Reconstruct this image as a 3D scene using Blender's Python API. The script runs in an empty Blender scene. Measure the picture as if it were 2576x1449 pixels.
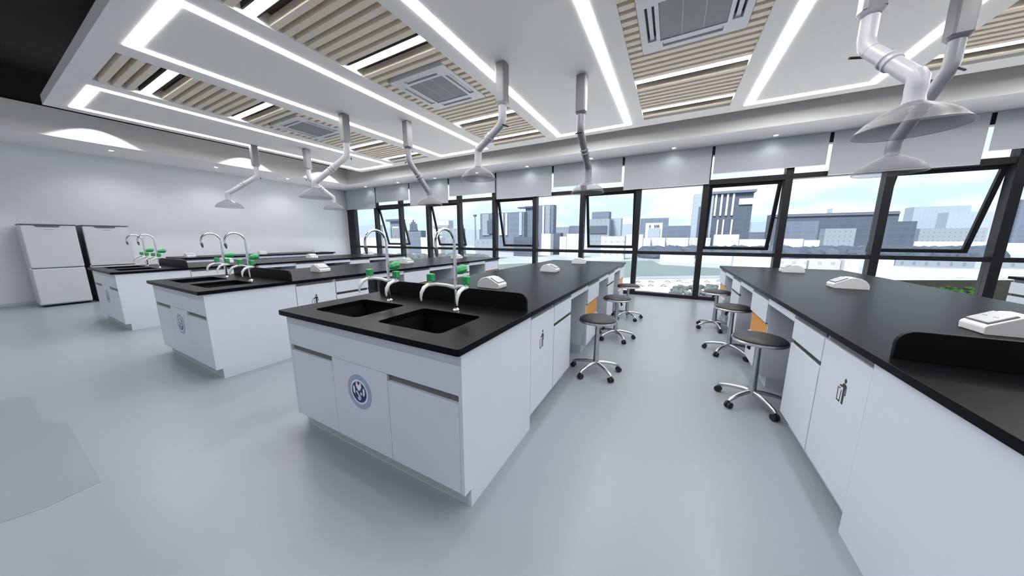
import bpy, bmesh, math, random
from mathutils import Vector, Matrix
from mathutils.geometry import tessellate_polygon
random.seed(7)
SC = bpy.context.scene
COL = SC.collection
PI = math.pi
R = math.radians

# ---------------------------------------------------------------- camera
F_PX, CX, CY = 740.4, 1288.0, 724.5
YAW, PITCH, EYE = R(28.218), R(-9.606), Vector((0, 0, 1.315))
cd = bpy.data.cameras.new('camera'); cam = bpy.data.objects.new('camera', cd); COL.objects.link(cam)
cd.sensor_fit = 'HORIZONTAL'; cd.sensor_width = 36.0; cd.lens = 36.0 * F_PX / 2576.0
cd.clip_start = 0.05; cd.clip_end = 12000
cam.location = EYE; cam.rotation_euler = (PI / 2 + PITCH, 0, YAW)
SC.camera = cam
_f = Vector((-math.sin(YAW) * math.cos(PITCH), math.cos(YAW) * math.cos(PITCH), math.sin(PITCH)))
_r = Vector((math.cos(YAW), math.sin(YAW), 0)); _u = _r.cross(_f)
def ray(px, py): return _r * ((px - CX) / F_PX) - _u * ((py - CY) / F_PX) + _f
def at_y(px, py, y): d = ray(px, py); return EYE + d * (y / d.y)          # where a sight line meets a wall at y
def at_z(px, py, z): d = ray(px, py); return EYE + d * ((z - EYE.z) / d.z)  # where it meets a level at z

# ---------------------------------------------------------------- world, sun, exposure
W = bpy.data.worlds.new('sky'); SC.world = W; W.use_nodes = True
nt = W.node_tree; nt.nodes.clear()
out = nt.nodes.new('ShaderNodeOutputWorld'); bg = nt.nodes.new('ShaderNodeBackground')
tc = nt.nodes.new('ShaderNodeTexCoord'); sep = nt.nodes.new('ShaderNodeSeparateXYZ')
ramp = nt.nodes.new('ShaderNodeValToRGB'); noi = nt.nodes.new('ShaderNodeTexNoise')
mp = nt.nodes.new('ShaderNodeMapping'); mix = nt.nodes.new('ShaderNodeMix'); cr = nt.nodes.new('ShaderNodeValToRGB')
mix.data_type = 'RGBA'
L = nt.links.new
L(tc.outputs['Generated'], sep.inputs[0]); L(sep.outputs['Z'], ramp.inputs[0])
e = ramp.color_ramp.elements
e[0].position = 0.0; e[0].color = (0.46, 0.57, 0.67, 1)
e[1].position = 0.5; e[1].color = (0.82, 0.85, 0.90, 1)
x = ramp.color_ramp.elements.new(0.07); x.color = (0.49, 0.61, 0.71, 1)
x = ramp.color_ramp.elements.new(0.22); x.color = (0.58, 0.68, 0.77, 1)
mp.inputs['Scale'].default_value = (2.0, 2.0, 9.0)
L(tc.outputs['Generated'], mp.inputs[0]); L(mp.outputs[0], noi.inputs['Vector'])
noi.inputs['Scale'].default_value = 2.2; noi.inputs['Detail'].default_value = 5
cr.color_ramp.elements[0].position = 0.45; cr.color_ramp.elements[1].position = 0.65
L(noi.outputs['Fac'], cr.inputs[0]); L(cr.outputs[0], mix.inputs[0])
L(ramp.outputs[0], mix.inputs[6]); mix.inputs[7].default_value = (0.80, 0.82, 0.84, 1)
L(mix.outputs[2], bg.inputs[0]); bg.inputs[1].default_value = 0.95
L(bg.outputs[0], out.inputs[0])

sd = bpy.data.lights.new('sun', 'SUN'); sun = bpy.data.objects.new('sun', sd); COL.objects.link(sun)
sd.energy = 5.0; sd.angle = R(12); sd.color = (1, 0.98, 0.95)
sun.rotation_euler = (R(35), 0, R(-20)); sun.location = (0, -5, 60)

vs = SC.view_settings
SC.display_settings.display_device = 'sRGB'
vs.view_transform = 'Standard'; vs.look = 'None'; vs.gamma = 1.0; vs.use_curve_mapping = False
vs.exposure = 0.86
SC.cycles.use_denoising = True
SC.cycles.max_bounces = 10; SC.cycles.diffuse_bounces = 5; SC.cycles.transparent_max_bounces = 24
SC.cycles.caustics_reflective = False; SC.cycles.caustics_refractive = False
SC.cycles.sample_clamp_indirect = 6
LED_POWER = 13.2
FILL_POWER = 54.0

# ---------------------------------------------------------------- materials
def new_mat(name):
    m = bpy.data.materials.new(name); m.use_nodes = True
    return m, m.node_tree, m.node_tree.nodes['Principled BSDF']
def mat(name, col, rough=0.5, metal=0.0, spec=0.5, noise=0.02, scale=6.0, trans=None):
    m, t, b = new_mat(name)
    b.inputs['Roughness'].default_value = rough; b.inputs['Metallic'].default_value = metal
    b.inputs['Specular IOR Level'].default_value = spec
    n = t.nodes.new('ShaderNodeTexNoise'); n.inputs['Scale'].default_value = scale; n.inputs['Detail'].default_value = 3
    c = t.nodes.new('ShaderNodeTexCoord'); t.links.new(c.outputs['Object'], n.inputs['Vector'])
    r = t.nodes.new('ShaderNodeValToRGB'); t.links.new(n.outputs['Fac'], r.inputs[0])
    r.color_ramp.elements[0].position = 0.3; r.color_ramp.elements[1].position = 0.7
    r.color_ramp.elements[0].color = tuple(v * (1 - noise) for v in col) + (1,)
    r.color_ramp.elements[1].color = tuple(min(1, v * (1 + noise)) for v in col) + (1,)
    t.links.new(r.outputs[0], b.inputs['Base Color'])
    return m
def emit(name, col, s):
    m, t, b = new_mat(name)
    b.inputs['Base Color'].default_value = (0.9, 0.9, 0.9, 1)
    b.inputs['Emission Color'].default_value = col + (1,); b.inputs['Emission Strength'].default_value = s
    return m
def clear_mat(name, tint, gloss, body=0.0, bodycol=(0.6, 0.62, 0.66)):
    """thin pane: see-through, mirror-like at glancing angles, an optional milky body"""
    m = bpy.data.materials.new(name); m.use_nodes = True; t = m.node_tree; t.nodes.clear()
    o = t.nodes.new('ShaderNodeOutputMaterial'); tr = t.nodes.new('ShaderNodeBsdfTransparent')
    gl = t.nodes.new('ShaderNodeBsdfGlossy'); fr = t.nodes.new('ShaderNodeMath'); mx = t.nodes.new('ShaderNodeMixShader')
    tr.inputs[0].default_value = tint + (1,); gl.inputs['Roughness'].default_value = gloss
    lw = t.nodes.new('ShaderNodeLayerWeight'); lw.inputs['Blend'].default_value = 0.5
    pw = t.nodes.new('ShaderNodeMath'); pw.operation = 'POWER'; pw.inputs[1].default_value = 5.0
    t.links.new(lw.outputs['Facing'], pw.inputs[0])
    fr.operation = 'MULTIPLY_ADD'; fr.inputs[1].default_value = 0.5; fr.inputs[2].default_value = 0.015
    t.links.new(pw.outputs[0], fr.inputs[0])
    t.links.new(fr.outputs[0], mx.inputs[0]); t.links.new(tr.outputs[0], mx.inputs[1]); t.links.new(gl.outputs[0], mx.inputs[2])
    last = mx
    if body:
        df = t.nodes.new('ShaderNodeBsdfDiffuse'); df.inputs[0].default_value = bodycol + (1,)
        m2 = t.nodes.new('ShaderNodeMixShader'); m2.inputs[0].default_value = body
        t.links.new(mx.outputs[0], m2.inputs[1]); t.links.new(df.outputs[0], m2.inputs[2]); last = m2
    t.links.new(last.outputs[0], o.inputs[0])
    return m
def wood_mat(name, c1, c2):
    m, t, b = new_mat(name); b.inputs['Roughness'].default_value = 0.55
    c = t.nodes.new('ShaderNodeTexCoord'); p = t.nodes.new('ShaderNodeMapping'); p.inputs['Scale'].default_value = (1.2, 22, 22)
    n = t.nodes.new('ShaderNodeTexNoise'); n.inputs['Scale'].default_value = 2.0; n.inputs['Detail'].default_value = 4
    r = t.nodes.new('ShaderNodeValToRGB'); r.color_ramp.elements[0].color = c1 + (1,); r.color_ramp.elements[1].color = c2 + (1,)
    t.links.new(c.outputs['Object'], p.inputs[0]); t.links.new(p.outputs[0], n.inputs['Vector']); t.links.new(n.outputs['Fac'], r.inputs[0])
    t.links.new(r.outputs[0], b.inputs['Base Color'])
    return m
def facade(name, wall, win, bw=3.0, bh=3.2, mortar=0.9):
    m, t, b = new_mat(name); b.inputs['Roughness'].default_value = 0.7
    c = t.nodes.new('ShaderNodeTexCoord'); s = t.nodes.new('ShaderNodeSeparateXYZ'); k = t.nodes.new('ShaderNodeCombineXYZ')
    a = t.nodes.new('ShaderNodeMath'); a.operation = 'ADD'
    br = t.nodes.new('ShaderNodeTexBrick'); br.offset = 0.0
    br.inputs['Color1'].default_value = win + (1,); br.inputs['Color2'].default_value = tuple(v * 0.9 for v in win) + (1,)
    br.inputs['Mortar'].default_value = wall + (1,)
    br.inputs['Scale'].default_value = 1.0; br.inputs['Brick Width'].default_value = bw; br.inputs['Row Height'].default_value = bh
    br.inputs['Mortar Size'].default_value = mortar; br.inputs['Mortar Smooth'].default_value = 0.1
    t.links.new(c.outputs['Object'], s.inputs[0]); t.links.new(s.outputs['X'], a.inputs[0]); t.links.new(s.outputs['Y'], a.inputs[1])
    t.links.new(a.outputs[0], k.inputs['X']); t.links.new(s.outputs['Z'], k.inputs['Y']); t.links.new(k.outputs[0], br.inputs['Vector'])
    t.links.new(br.outputs['Color'], b.inputs['Base Color'])
    return m
M = dict(
    laminate=mat('white laminate', (0.645, 0.68, 0.76), 0.38, noise=0.008),
    recess=mat('grey finger pull channel', (0.13, 0.137, 0.15), 0.5),
    gap=mat('dark joint', (0.03, 0.03, 0.035), 0.6),
    panelgrey=mat('shade grey modesty panel', (0.20, 0.207, 0.225), 0.5),  # grey deepened to carry the shade of the knee spaces
    kick=mat('pale grey plinth', (0.52, 0.55, 0.60), 0.45),
    top=mat('black epoxy worktop', (0.0045, 0.005, 0.0065), 0.32, spec=0.05, noise=0.05),
    edge=mat('black worktop upstand', (0.006, 0.006, 0.008), 0.5, spec=0.15),
    sink=mat('black sink', (0.010, 0.010, 0.012), 0.35),
    floor=mat('blue grey vinyl floor', (0.285, 0.312, 0.352), 0.30, spec=0.30, noise=0.015, scale=0.8),
    patch=mat('greyer stitching patch', (0.245, 0.27, 0.305), 0.32, spec=0.34, noise=0.015, scale=0.8),
    wall=mat('white painted wall', (0.72, 0.74, 0.78), 0.7, noise=0.01),
    plaster=mat('white ceiling plaster', (0.93, 0.915, 0.89), 0.75, noise=0.006),
    black=mat('black ceiling paint', (0.018, 0.018, 0.019), 0.8),
    frame=mat('black window aluminium', (0.011, 0.012, 0.015), 0.42, spec=0.3),
    blind=mat('pale grey blind fabric', (0.47, 0.495, 0.55), 0.8, noise=0.015, scale=90),
    wood=wood_mat('pale oak slat', (0.82, 0.72, 0.58), (0.92, 0.82, 0.68)),
    woodback=mat('shade brown slat backing', (0.16, 0.13, 0.095), 0.8),  # dark brown holds the shade of the gaps between slats
    led=emit('white led diffuser', (1.0, 0.985, 0.97), LED_POWER),
    spotled=emit('downlight lens', (1.0, 0.99, 0.97), 9.0),
    chrome=mat('chrome', (0.82, 0.84, 0.86), 0.12, 1.0, noise=0.0),
    alu=mat('brushed aluminium', (0.58, 0.59, 0.61), 0.32, 1.0, noise=0.02),
    spout=mat('polished white spout', (0.78, 0.82, 0.82), 0.15),
    green=mat('green plastic', (0.03, 0.33, 0.10), 0.4),
    seat=mat('charcoal vinyl', (0.035, 0.036, 0.039), 0.4, spec=0.25),
    rubber=mat('black rubber', (0.012, 0.012, 0.013), 0.6),
    orange=mat('orange inner panel', (0.62, 0.28, 0.045), 0.5),
    pod=mat('white socket plastic', (0.80, 0.82, 0.85), 0.3, noise=0.0),
    podplate=mat('glossy white plate', (0.47, 0.49, 0.52), 0.18, noise=0.0),
    fridge=mat('white enamel', (0.56, 0.58, 0.62), 0.28, noise=0.005),
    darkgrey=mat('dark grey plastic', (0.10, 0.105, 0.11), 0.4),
    sleeve=mat('grey painted sleeve', (0.17, 0.174, 0.19), 0.45, noise=0.0),
    duct=mat('white duct plastic', (0.40, 0.41, 0.45), 0.32, noise=0.0),
    ductgrey=mat('grey duct finish', (0.20, 0.21, 0.235), 0.35, 0.3, noise=0.0),  # greyer, slightly metallic version of the duct colour
    cassette=mat('white unit casing', (0.72, 0.73, 0.75), 0.45),
    grille=mat('grey intake grille', (0.26, 0.27, 0.28), 0.6),
    navy=mat('navy print', (0.004, 0.016, 0.13), 0.4),
    badgeblue=mat('pale blue print', (0.30, 0.40, 0.58), 0.4),
    white=mat('white print', (0.80, 0.84, 0.90), 0.4),
    ink=mat('black print', (0.012, 0.012, 0.016), 0.5),
    glass=clear_mat('window glass', (0.96, 0.98, 0.985), 0.0),
    dome=clear_mat('clear hood acrylic', (0.82, 0.82, 0.83), 0.3, 0.33, (0.30, 0.305, 0.32)),
)

# ---------------------------------------------------------------- mesh helpers
def B(): return bmesh.new()
def box(bm, x0, x1, y0, y1, z0, z1):
    v = [bm.verts.new((x, y, z)) for x in (x0, x1) for y in (y0, y1) for z in (z0, z1)]
    for f in ((0, 1, 3, 2), (4, 6, 7, 5), (0, 4, 5, 1), (2, 3, 7, 6), (0, 2, 6, 4), (1, 5, 7, 3)):
        bm.faces.new([v[i] for i in f])
    return bm
def ring_frame(d):
    d = d.normalized(); a = Vector((0, 0, 1)) if abs(d.z) < 0.95 else Vector((1, 0, 0))
    u = d.cross(a).normalized(); return u, d.cross(u).normalized()
def tube(bm, pts, rad, n=16, cap=True, flat=1.0):
    pts = [Vector(p) for p in pts]; rads = rad if isinstance(rad, (list, tuple)) else [rad] * len(pts)
    rings = []; pu = None
    for i, p in enumerate(pts):
        d = (pts[min(i + 1, len(pts) - 1)] - pts[max(i - 1, 0)])
        u, v = ring_frame(d)
        if pu is not None:
            dn = d.normalized(); u2 = (pu - dn * pu.dot(dn))
            if u2.length > 1e-4: u = u2.normalized(); v = dn.cross(u)
        pu = u
        rings.append([bm.verts.new(p + u * math.cos(2 * PI * k / n) * rads[i] + v * math.sin(2 * PI * k / n) * rads[i] * flat) for k in range(n)])
    for a, b in zip(rings, rings[1:]):
        for k in range(n): bm.faces.new((a[k], a[(k + 1) % n], b[(k + 1) % n], b[k]))
    if cap:
        bm.faces.new(rings[0][::-1]); bm.faces.new(rings[-1])
    return bm
def cyl(bm, p0, p1, r0, r1=None, n=24): return tube(bm, [p0, p1], [r0, r0 if r1 is None else r1], n)
def lathe(bm, prof, c=(0, 0, 0), n=40, closed=False):
    c = Vector(c); rings = []
    for r, z in prof:
        rings.append([bm.verts.new(c + Vector((r * math.cos(2 * PI * k / n), r * math.sin(2 * PI * k / n), z))) for k in range(n)] if r > 1e-6 else [bm.verts.new(c + Vector((0, 0, z)))])
    pairs = list(zip(rings, rings[1:])) + ([(rings[-1], rings[0])] if closed else [])
    for a, b in pairs:
        for k in range(n):
            q = [a[k % len(a)], a[(k + 1) % len(a)], b[(k + 1) % len(b)], b[k % len(b)]]
            q2 = []
            for w in q:
                if w not in q2: q2.append(w)
            if len(q2) > 2: bm.faces.new(q2)
    return bm
def plate(bm, outer, holes, ax, a0, a1):
    """flat plate with holes; the 2-D outline lies across axis ax and runs from a0 to a1"""
    def P(p, a): return {'z': (p[0], p[1], a), 'y': (p[0], a, p[1]), 'x': (a, p[0], p[1])}[ax]
    loops = [outer] + list(holes); flat = [p for l in loops for p in l]
    tri = tessellate_polygon([[Vector((p[0], p[1], 0)) for p in l] for l in loops])
    lo = [bm.verts.new(P(p, a0)) for p in flat]; hi = [bm.verts.new(P(p, a1)) for p in flat]
    for t in tri:
        try:
            bm.faces.new([lo[i] for i in t]); bm.faces.new([hi[i] for i in t])
        except ValueError: pass
    k = 0
    for l in loops:
        n = len(l)
        for i in range(n):
            a, b = k + i, k + (i + 1) % n
            bm.faces.new((lo[a], lo[b], hi[b], hi[a]))
        k += n
    return bm
def rect(x0, x1, y0, y1, r=0.0, n=5):
    if r <= 0: return [(x0, y0), (x1, y0), (x1, y1), (x0, y1)]
    o = []
    for cx, cy, a in ((x1 - r, y0 + r, -90), (x1 - r, y1 - r, 0), (x0 + r, y1 - r, 90), (x0 + r, y0 + r, 180)):
        for i in range(n + 1):
            t = R(a + 90 * i / n); o.append((cx + r * math.cos(t), cy + r * math.sin(t)))
    return o
def disc(cx, cy, r, n=40, ry=None): return [(cx + r * math.cos(2 * PI * k / n), cy + (ry or r) * math.sin(2 * PI * k / n)) for k in range(n)]
def obj(name, bm, m, parent=None, bevel=0.0, smooth=False, seg=2):
    bmesh.ops.remove_doubles(bm, verts=bm.verts, dist=1e-6)
    bmesh.ops.recalc_face_normals(bm, faces=bm.faces)
    me = bpy.data.meshes.new(name)
    if smooth:
        for f in bm.faces: f.smooth = True
        for ed in bm.edges:
            if len(ed.link_faces) == 2 and ed.calc_face_angle(0) > R(38): ed.smooth = False
    bm.to_mesh(me); bm.free()
    me.materials.append(M[m] if isinstance(m, str) else m)
    o = bpy.data.objects.new(name, me); COL.objects.link(o)
    if parent is not None:
        o.parent = parent
        w = parent
        off = Vector((0, 0, 0)); rot = 0
        o.matrix_parent_inverse = WM[parent.name].inverted() if parent.name in WM else Matrix()
    if bevel:
        b = o.modifiers.new('bevel', 'BEVEL'); b.width = bevel; b.segments = seg; b.limit_method = 'ANGLE'; b.angle_limit = R(50)
    WM[o.name] = Matrix()
    return o
WM = {}
def tag(o, label=None, cat=None, group=None, kind=None):
    if label: o['label'] = label
    if cat: o['category'] = cat
    if group: o['group'] = group
    if kind: o['kind'] = kind
    return o
def thing(name, label, cat, loc=(0, 0, 0), rz=0.0, group=None):
    o = bpy.data.objects.new(name, None); COL.objects.link(o); o.empty_display_size = 0.1
    o.location = loc; o.rotation_euler = (0, 0, rz)
    # a thing placed with a turn is built in its own space; an unturned one in room space
    WM[o.name] = Matrix.Translation(loc)
    return tag(o, label, cat, group)
def local(o): WM[o.name] = Matrix(); return o
def struct(name, bm, m, label, **k): return tag(obj(name, bm, m, **k), label, kind='structure')
def dup(root, loc, rz, label, group=None):
    r = root.copy(); COL.objects.link(r); r.location = loc; r.rotation_euler = (0, 0, rz); r['label'] = label
    if group: r['group'] = group
    for ch in list(root.children):
        c = ch.copy(); COL.objects.link(c); c.parent = r
        for g in list(ch.children):
            d = g.copy(); COL.objects.link(d); d.parent = c
    return r
ORD = ['first', 'second', 'third', 'fourth', 'fifth', 'sixth', 'seventh', 'eighth', 'ninth', 'tenth', 'eleventh', 'twelfth', 'thirteenth', 'fourteenth']

# ---------------------------------------------------------------- room shell
XL, XR, YB, YW = -11.3, 8.2, -4.2, 7.40
ZS, ZF, ZP, ZT = 3.115, 3.60, 3.30, 4.16          # soffit, top of bulkhead, hung panel, dark ceiling
struct('floor', box(B(), XL - 0.2, XR + 0.2, YB - 0.2, YW + 0.16, -0.25, 0), 'floor', 'pale blue grey seamless vinyl floor')
struct('wall_left', box(B(), XL - 0.2, XL, YB, YW + 0.16, 0, ZT + 0.2), 'wall', 'plain white wall on the far left behind the refrigerators')
struct('wall_right', box(B(), XR, XR + 0.2, YB, YW + 0.16, 0, ZT + 0.2), 'wall', 'white side wall')
struct('wall_back', box(B(), XL, XR, YB - 0.2, YB, 0, ZT + 0.2), 'wall', 'white wall behind the viewer')
struct('ceiling', box(B(), XL - 0.2, XR + 0.2, YB - 0.2, YW + 0.16, ZT, ZT + 0.2), 'black', 'black painted upper ceiling above the hung white panel')
struct('wall_front', box(B(), XL, XR, YW - 0.02, YW + 0.16, ZS, ZT), 'wall', 'white wall strip above the window band')
# bulkheads along the window side and the left wall
struct('trim_1', box(B(), XL, XR, 6.58, YW - 0.02, ZS, ZF), 'plaster', 'white bulkhead running above the windows')
struct('trim_2', box(B(), XL, -9.9, YB, 6.58, ZS, ZF), 'plaster', 'white bulkhead running above the left wall')
bm = B(); box(bm, -10.3, -9.96, YB, 6.64, ZF, ZT); box(bm, -9.96, XR, 6.64, 6.9, ZF, ZT)
struct('trim_3', bm, 'black', 'dark upstand between the bulkhead and the black ceiling')
struct('baseboard_left', box(B(), XL, XL + 0.012, YB, 7.3, 0, 0.06), 'kick', 'low pale skirting along the left wall')

# thin greyer sheet standing in for a stitching patch, not real flooring
def stitch_patch(pts, label, i):
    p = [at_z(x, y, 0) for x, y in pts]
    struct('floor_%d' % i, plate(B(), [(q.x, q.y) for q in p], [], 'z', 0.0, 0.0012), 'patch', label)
stitch_patch([(-120, 1025), (73, 996), (107, 1061), (170, 1063), (255, 1212), (116, 1277), (-140, 1365)], 'slightly darker sheet on the floor at the left, copying a stitching patch', 2)

# hung ceiling panel with slatted bays
PX0, PX1, PY0, PY1 = -8.52, 7.2, 0.912, 6.15
BAYS = [(-6.70, -5.47), (-3.56, -2.37), (-0.585, 0.615), (2.43, 3.62), (5.45, 6.65)]
BY0, BY1 = 1.115, 5.85
struct('ceiling_2', plate(B(), rect(PX0, PX1, PY0, PY1), [rect(a, b, BY0, BY1) for a, b in BAYS], 'z', ZP, ZP + 0.13), 'plaster', 'white suspended ceiling panel with slatted openings')
struct('ceiling_3', box(B(), PX0 + 0.1, PX1 - 0.1, PY0 + 0.1, PY1 - 0.1, ZP + 0.131, ZP + 0.16), 'woodback', 'backing board above the slatted openings, gap shade in its brown')
SL = 0.111
def at_gap(y):   # lights and cassette interrupt the slats
    return any(abs(y - c) < 0.085 for c in (1.57, 2.565, 4.555, 5.555))
bay_word = ['leftmost slatted bay', 'slatted bay second from left', 'slatted bay in the middle', 'slatted bay at the right', 'slatted bay beyond the right edge']
for i, (a, b) in enumerate(BAYS[:4]):
    bm = B(); y = BY0 + 0.05
    while y < BY1 - 0.03:
        c = y + 0.031
        if not at_gap(c):
            if 2.96 < c < 3.92 and i < 3:
                box(bm, a + 0.002, (a + b) / 2 - 0.46, y, y + 0.062, ZP + 0.012, ZP + 0.09)
                box(bm, (a + b) / 2 + 0.46, b - 0.002, y, y + 0.062, ZP + 0.012, ZP + 0.09)
            else: box(bm, a + 0.002, b - 0.002, y, y + 0.062, ZP + 0.012, ZP + 0.09)
        y += SL
    struct('trim_%d' % (4 + i), bm, 'wood', 'pale oak ceiling slats filling the ' + bay_word[i])
# recessed light bars between the slats
lw = ['the leftmost slatted bay', 'the second slatted bay', 'the middle slatted bay', 'the right slatted bay']
for i, (a, b) in enumerate(BAYS[:4]):
    for j, yc in enumerate((1.57, 2.565, 4.555, 5.555)):
        pos = ['nearest the viewer', 'second from the viewer', 'second from the windows', 'nearest the windows'][j]
        t = thing('light_bar', 'white linear light set between slats of %s, %s' % (lw[i], pos), 'ceiling light', ((a + b) / 2, yc, ZP + 0.035), 0, 'linear lights between the ceiling slats')
        obj('diffuser', box(B(), a + 0.004, b - 0.004, yc - 0.048, yc + 0.048, ZP + 0.04, ZP + 0.05), 'led', t)
        bm = B()
        for s in (-1, 1): box(bm, a + 0.004, b - 0.004, yc + s * 0.057 - 0.008, yc + s * 0.057 + 0.008, ZP + 0.036, ZP + 0.12)
        obj('housing', bm, 'black', t)
# outline lights on the white panel
iw = ['above the far left bench', 'above the second bench from the left', 'above the bench in the middle', 'above the bench at the right', 'above the bench beyond the right edge']
for i, cx in enumerate((-7.61, -4.505, -1.48, 1.495, 4.5)):
    h = 0.69
    bm = plate(B(), rect(cx - h, cx + h, 1.118, 5.965), [rect(cx - h + 0.1, cx + h - 0.1, 1.218, 5.865)], 'z', ZP - 0.004, ZP - 0.0003)
    tag(obj('outline_light', bm, 'led'), 'long rectangular outline of white light on the ceiling ' + iw[i], 'ceiling light', 'rectangular outline lights')
# air conditioning cassettes
def cassette(cx, word):
    cy, h = 3.43, 0.455
    t = thing('ceiling_cassette', 'square white air conditioning cassette in ' + word, 'air conditioner', (cx, cy, ZP), 0, 'air conditioning cassettes')
    z0, z1 = ZP + 0.006, ZP + 0.10
    holes = [rect(cx - 0.28, cx + 0.28, cy - 0.28, cy + 0.28)]
    for s in (-1, 1):
        holes.append(rect(cx - 0.26, cx + 0.26, cy + s * 0.355 - 0.04, cy + s * 0.355 + 0.04))
        holes.append(rect(cx + s * 0.355 - 0.04, cx + s * 0.355 + 0.04, cy - 0.26, cy + 0.26))
    obj('casing', plate(B(), rect(cx - h, cx + h, cy - h, cy + h, 0.02), holes, 'z', z0, z1), 'cassette', t, bevel=0.004)
    g = B(); box(g, cx - 0.278, cx + 0.278, cy - 0.278, cy + 0.278, z0 + 0.006, z0 + 0.02)
    gr = obj('intake_grille', g, 'grille', t)
    bm = B()
    for k in (-1, 1): box(bm, cx + k * 0.09 - 0.0015, cx + k * 0.09 + 0.0015, cy - 0.27, cy + 0.27, z0 + 0.003, z0 + 0.006)
    obj('grille_rib', bm, 'cassette', gr)
    for dx, dy in ((0, 1), (0, -1), (1, 0), (-1, 0)):
        bm = B(); bx, by = cx + dx * 0.355, cy + dy * 0.355
        lx, ly = (0.255, 0.018) if dy else (0.018, 0.255)
        box(bm, bx - lx, bx + lx, by - ly, by + ly, z0 + 0.012, z0 + 0.02)
        obj('louvre', bm, 'cassette', t)
        bm = B(); lx, ly = (0.258, 0.038) if dy else (0.038, 0.258)
        box(bm, bx - lx, bx + lx, by - ly, by + ly, z0 + 0.05, z0 + 0.06)
        obj('outlet_slot', bm, 'gap', t)
cassette(-6.085, 'the leftmost slatted bay'); cassette(-2.965, 'the second slatted bay from the left'); cassette(0.015, 'the middle slatted bay near the top edge')

# downlights in the bulkheads
dl = [(-10.45, 1.80, 'left bulkhead, nearest the viewer'), (-10.5, 3.44, 'left bulkhead, in the middle'), (-10.55, 5.09, 'left bulkhead, nearest the corner')]
dl += [(x, 7.15, 'window bulkhead, %s from the left corner' % ORD[k]) for k, x in enumerate((-9.74, -8.1, -6.5, -4.95, -3.40, -1.78, -0.11, 1.48))]
for x, y, w in dl:
    t = thing('downlight', 'small round recessed downlight in the ' + w, 'downlight', (x, y, ZS), 0, 'recessed downlights')
    obj('trim_ring', lathe(B(), [(0.034, -0.001), (0.05, -0.004), (0.052, -0.0005), (0.034, -0.0005)], (x, y, ZS), 28, True), 'cassette', t, smooth=True)
    obj('lens', lathe(B(), [(0, -0.0015), (0.034, -0.0015), (0.034, -0.0004), (0, -0.0004)], (x, y, ZS), 28, True), 'spotled', t)
    ld = bpy.data.lights.new('downlight', 'SPOT'); lo = bpy.data.objects.new('downlight_lamp', ld); COL.objects.link(lo)
    lo.location = (x, y, ZS - 0.01); ld.energy = 20 if x < -10 else 2; ld.spot_size = R(140); ld.spot_blend = 0.7; ld.shadow_soft_size = 0.04
    lo.parent = t; lo.matrix_parent_inverse = WM[t.name].inverted()
# wall washers above the hung panel, aimed down the left bulkhead
for k, y in enumerate((1.55, 3.85, 5.75)):
    t = thing('spot_lamp', 'black spot lamp under the dark ceiling above the left bulkhead, %s from the viewer' % ORD[k], 'spot lamp', (-9.52, y, 3.62), 0, 'spot lamps above the left bulkhead')
    obj('lamp_body', lathe(B(), [(0.028, 0.0), (0.04, 0.0), (0.04, 0.14), (0, 0.14), (0, 0.13), (0.028, 0.13)], (-9.52, y, 3.63), 24), 'black', t, smooth=True)
    obj('stem', cyl(B(), (-9.52, y, 3.77), (-9.52, y, ZT), 0.008), 'black', t)
    ld = bpy.data.lights.new('spot', 'SPOT'); lo = bpy.data.objects.new('spot_light', ld); COL.objects.link(lo)
    lo.location = (-9.52, y, 3.60); ld.energy = 34; ld.spot_size = R(112); ld.spot_blend = 0.12; ld.shadow_soft_size = 0.03; ld.color = (0.95, 0.97, 1.0)
    lo.parent = t; lo.matrix_parent_inverse = WM[t.name].inverted()

# unseen cans added under the black ceiling to light bench fronts and near floor
for k, (x, y) in enumerate([(x, y) for y in (-0.9, -2.8) for x in (-9.0, -6.0, -3.0, 0.0, 3.0, 6.0)]):
    t = thing('fill_can', 'added black cylindrical fill light behind the viewer, %s of the %s row' % (ORD[k % 6], 'near' if k < 6 else 'far'), 'ceiling light', (x, y, ZT), 0, 'added can lights brightening the near part of the room')
    obj('can', lathe(B(), [(0.055, 0.0), (0.07, 0.0), (0.07, 0.2), (0, 0.2), (0, 0.19), (0.055, 0.19)], (x, y, ZT - 0.2), 24), 'black', t, smooth=True)
    ld = bpy.data.lights.new('can', 'SPOT'); lo = bpy.data.objects.new('fill_lamp', ld); COL.objects.link(lo)
    lo.location = (x, y, ZT - 0.19); ld.energy = FILL_POWER; ld.spot_size = R(130); ld.spot_blend = 0.6; ld.shadow_soft_size = 0.055
    lo.parent = t; lo.matrix_parent_inverse = WM[t.name].inverted()

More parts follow.
